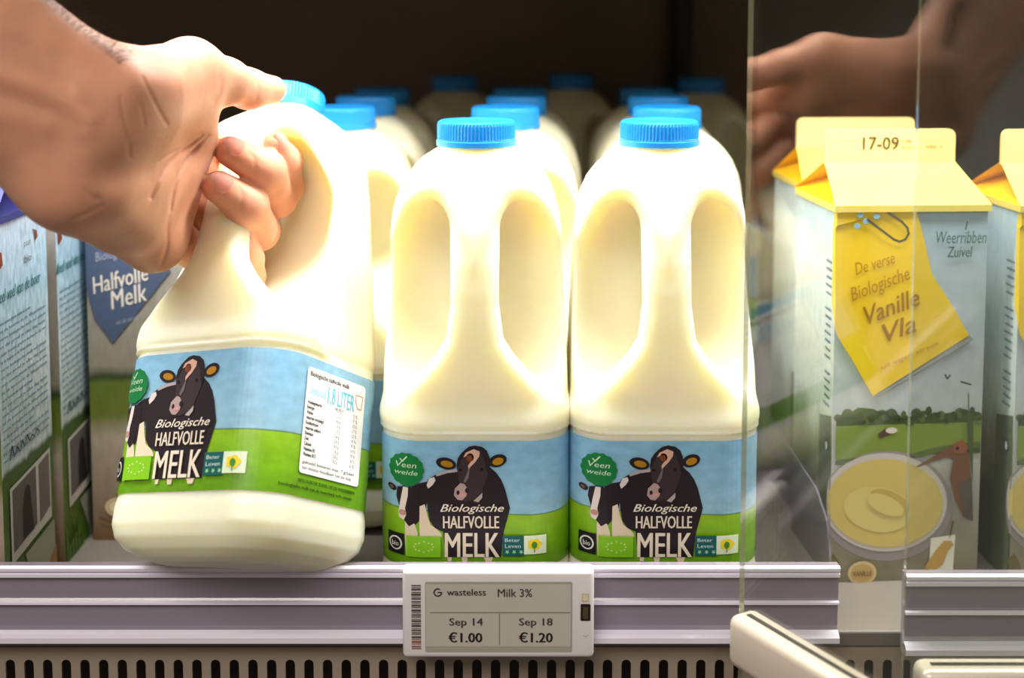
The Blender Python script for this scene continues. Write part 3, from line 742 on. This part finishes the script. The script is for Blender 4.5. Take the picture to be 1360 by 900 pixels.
milkc(-.2490, .6225, 'milk carton with navy top at far left, its text-covered side facing us')
milkc(-.2465, .700, 'milk carton mostly hidden behind the far-left text-covered carton')
milkc(-.1700, .735, 'milk carton with slate blue Halfvolle Melk note behind the lifted bottle')

# ================================================================== SHELF EDGE RAILS
def plastic(name, rgb, tr, rough=.18):
    m = bpy.data.materials.new(name); m.use_nodes = True; nt = m.node_tree; b = nt.nodes['Principled BSDF']; out = nt.nodes['Material Output']
    b.inputs['Base Color'].default_value = lin(rgb)+(1,); b.inputs['Roughness'].default_value = rough; b.inputs['Specular IOR Level'].default_value = .8
    b.inputs['Coat Weight'].default_value = .6; b.inputs['Coat Roughness'].default_value = .08
    t = nt.nodes.new('ShaderNodeBsdfTransparent'); mx = nt.nodes.new('ShaderNodeMixShader'); mx.inputs[0].default_value = 1-tr
    nt.links.new(t.outputs[0], mx.inputs[1]); nt.links.new(b.outputs[0], mx.inputs[2]); nt.links.new(mx.outputs[0], out.inputs[0]); return m
M_rail = plastic('rail_plastic', (152, 141, 156), .12)
M_lip = plastic('rail_lip_highlight', (246, 238, 255), .05, .12)  # lighter copy of the rail plastic, ridge highlights put into the colour
def rail(name, x0, x1, Y, dz, label, sc_=1.0):
    bm = bmesh.new()
    prof = [(.0045, .0362), (-.0012, .0368), (-.0032, .0360), (-.0032, .0345), (-.0018, .0338), (-.0030, .0330), (-.0030, .0315), (-.0008, .0305),
            (.0000, .0300), (.0000, .0200), (-.0006, .0190), (-.0022, .0186), (-.0024, .0176), (-.0008, .0168), (.0004, .0160), (.0008, .0060),
            (.0000, .0040), (-.0030, .0032), (-.0046, .0018), (-.0046, -.0008), (-.0030, -.0018), (.0020, -.0018), (.0045, -.0010)]
    extrude_x(bm, [(Y+y*sc_, dz+z*sc_) for y, z in prof], x0, x1)
    for f in bm.faces:
        z = (f.calc_center_median().z-dz)/sc_; y = (f.calc_center_median().y-Y)/sc_
        if y < -.0005 and abs(f.normal.x) < .5: f.material_index = 1
    o = bm_obj(name, bm, [M_rail, M_lip]); setp(o, label, 'shelf rail'); return o
rail('shelf_rail', -.60, .1585, .6145, .0002, 'long ribbed lilac plastic ticket rail under the milk bottles')
rail('shelf_rail', .1880, .60, .6060, -.0016, 'ribbed plastic ticket rail behind the right glass door, below the custard', 1.04)

# clear divider fin between milk and custard
bm = bmesh.new()
pr = [(.64, .001), (.625, .014), (.6235, .035), (.632, .052), (.655, .060), (.80, .060), (.80, .001)]
extrude_x(bm, pr, .1560, .1572)
setp(bm_obj('shelf_divider', bm, plastic('divider_plastic', (190, 180, 214), .86, .08)), 'thin clear plastic divider blade left of the custard cartons', 'divider')

# ================================================================== PRICE DISPLAY
Yd = .6045
a = ray(535, 752, Yd); b = ray(788, 868, Yd)
cx, w_, zc, h_ = (a.x+b.x)/2, (b.x-a.x), (a.z+b.z)/2, (a.z-b.z)
root = empty('price_display', (cx, Yd, zc-h_/2), 'white electronic price display showing 1.00 and 1.20 euro clipped on the rail', 'price display')
bm = bmesh.new(); box(bm, -w_/2, w_/2, -.0045, .0050, 0, h_, .0022, 4)
M_white = mat('display_white', (232, 226, 226), .35); bm_obj('housing', bm, M_white, root, True)
k = w_/253.0
def dconv(x, y): return ((x-661.5)*k, (868-y)*k)
A = Art()
A.rect(565,859,759,763,(170,164,152),0,r=2); A.rect(566,851,757,766,(196,190,178),1)
g = (66,62,58)
A.text('wasteless',594,781,645,772,g,3,bold=.02); A.text('Milk 3%',661,783,706,772,g,3,bold=.01)
for t0 in range(0, 300, 30): A.line([(582+5*math.cos(math.radians(t0)),777+5*math.sin(math.radians(t0))),(582+5*math.cos(math.radians(t0+30)),777+5*math.sin(math.radians(t0+30)))],1.6,g,3)
A.line([(582,777),(587,777)],1.6,g,3)
A.line([(572,804.5),(756,804.5)],1,(130,124,116),3); A.line([(663,806),(663,848)],1,(130,124,116),3)
A.text('Sep 14',597,822,641,812,(70,66,62),3,bold=.02); A.text('Sep 18',689,822,733,812,(70,66,62),3,bold=.02)
A.text('\u20ac1.00',596,845,640,832,(40,36,34),3,bold=.03); A.text('\u20ac1.20',689,845,733,832,(40,36,34),3,bold=.03)
bm, mats = A.build(dconv, lambda u, v, off: (u, -.0045-off, v)); bm_obj('screen', bm, mats, root)
A = Art(); y = 767; i = 0
while y < 855:
    t = [1.6, 1.0, 2.6, 1.2, 3.2, 1.0, 2.0][i % 7]; A.rect(547,y,559.5,y+t,(90,84,84) if y < 838 else (150,90,84),1); y += t+[1.3,1.0,1.8,1.0][i % 4]; i += 1
bm, mats = A.build(dconv, lambda u, v, off: (u, -.0045-off, v)); bm_obj('barcode', bm, mats, root)
A = Art(); A.rect(770,816,783,793,(40,30,24),1,r=1.5); A.rect(773,813,780,797,(84,70,52),2); A.rect(771.5,790,781,779,(206,190,160),1); A.rect(773,788.5,779.5,780.5,(226,214,190),2)
A.line([(774,836),(777,838),(780,835)],.8,(180,174,172),1)
bm, mats = A.build(dconv, lambda u, v, off: (u, -.0045-off, v)); bm_obj('indicator', bm, mats, root)

# ================================================================== GLASS DOORS
def glass(name, f0, tint):
    m = bpy.data.materials.new(name); m.use_nodes = True; nt = m.node_tree; nt.nodes.remove(nt.nodes['Principled BSDF']); out = nt.nodes['Material Output']
    lw = nt.nodes.new('ShaderNodeLayerWeight'); lw.inputs[0].default_value = .5
    pw = nt.nodes.new('ShaderNodeMath'); pw.operation = 'POWER'; pw.inputs[1].default_value = 4; nt.links.new(lw.outputs['Facing'], pw.inputs[0])
    fr = nt.nodes.new('ShaderNodeMath'); fr.operation = 'MULTIPLY_ADD'; fr.inputs[1].default_value = .6; fr.inputs[2].default_value = f0; nt.links.new(pw.outputs[0], fr.inputs[0])
    g = nt.nodes.new('ShaderNodeBsdfGlossy'); g.inputs['Roughness'].default_value = .012; g.inputs['Color'].default_value = (1, 1, 1, 1)
    t = nt.nodes.new('ShaderNodeBsdfTransparent'); t.inputs[0].default_value = tint+(1,)
    mx = nt.nodes.new('ShaderNodeMixShader'); nt.links.new(fr.outputs[0], mx.inputs[0]); nt.links.new(t.outputs[0], mx.inputs[1]); nt.links.new(g.outputs[0], mx.inputs[2]); nt.links.new(mx.outputs[0], out.inputs[0]); return m
M_glass = glass('door_glass', .065, (.93, .95, .93))
M_gedge = plastic('glass_edge', (150, 150, 116), .25, .1)
M_metal = mat('door_rail_metal', (226, 212, 196), .3, metal=.35, noise=.03, nscale=60); M_groove = mat('rail_groove', (30, 24, 22), .5)
def door(loc, ang, length, z0, label, barz, ext):
    root = empty('glass_door', loc, label, 'glass door', None, (0, 0, ang))
    th = .003
    bm = bmesh.new(); box(bm, 0, length, -th, 0, z0, .75)
    for f in bm.faces:
        if abs(f.normal.y) < .5: f.material_index = 1
    bm_obj('glass_pane', bm, [M_glass, M_gedge], root)
    bm = bmesh.new(); box(bm, ext, length, -.0095, .0065, barz-.024, barz, .0045, 4)
    box(bm, ext+.006, length-.004, -.0030, -.0005, barz-.002, barz+.0003, 0, 1, 1)
    bm_obj('door_rail', bm, [M_metal, M_groove], root, True)
    return root
Q = Vector((.1047, .570, 0)); d1 = Vector((.501, -.865)).normalized()
door(Q, math.atan2(d1.y, d1.x), .30, .0, 'near glass door swung open, its edge beside the right milk bottle, reflecting the hand', ray(1010, 832, .553).z, -.001)
door((ray(1198, 850, .545).x, .545, 0), 0, .40, .0, 'right glass door pane parallel to the shelf, in front of the custard cartons', ray(1290, 879, .545).z, .006)
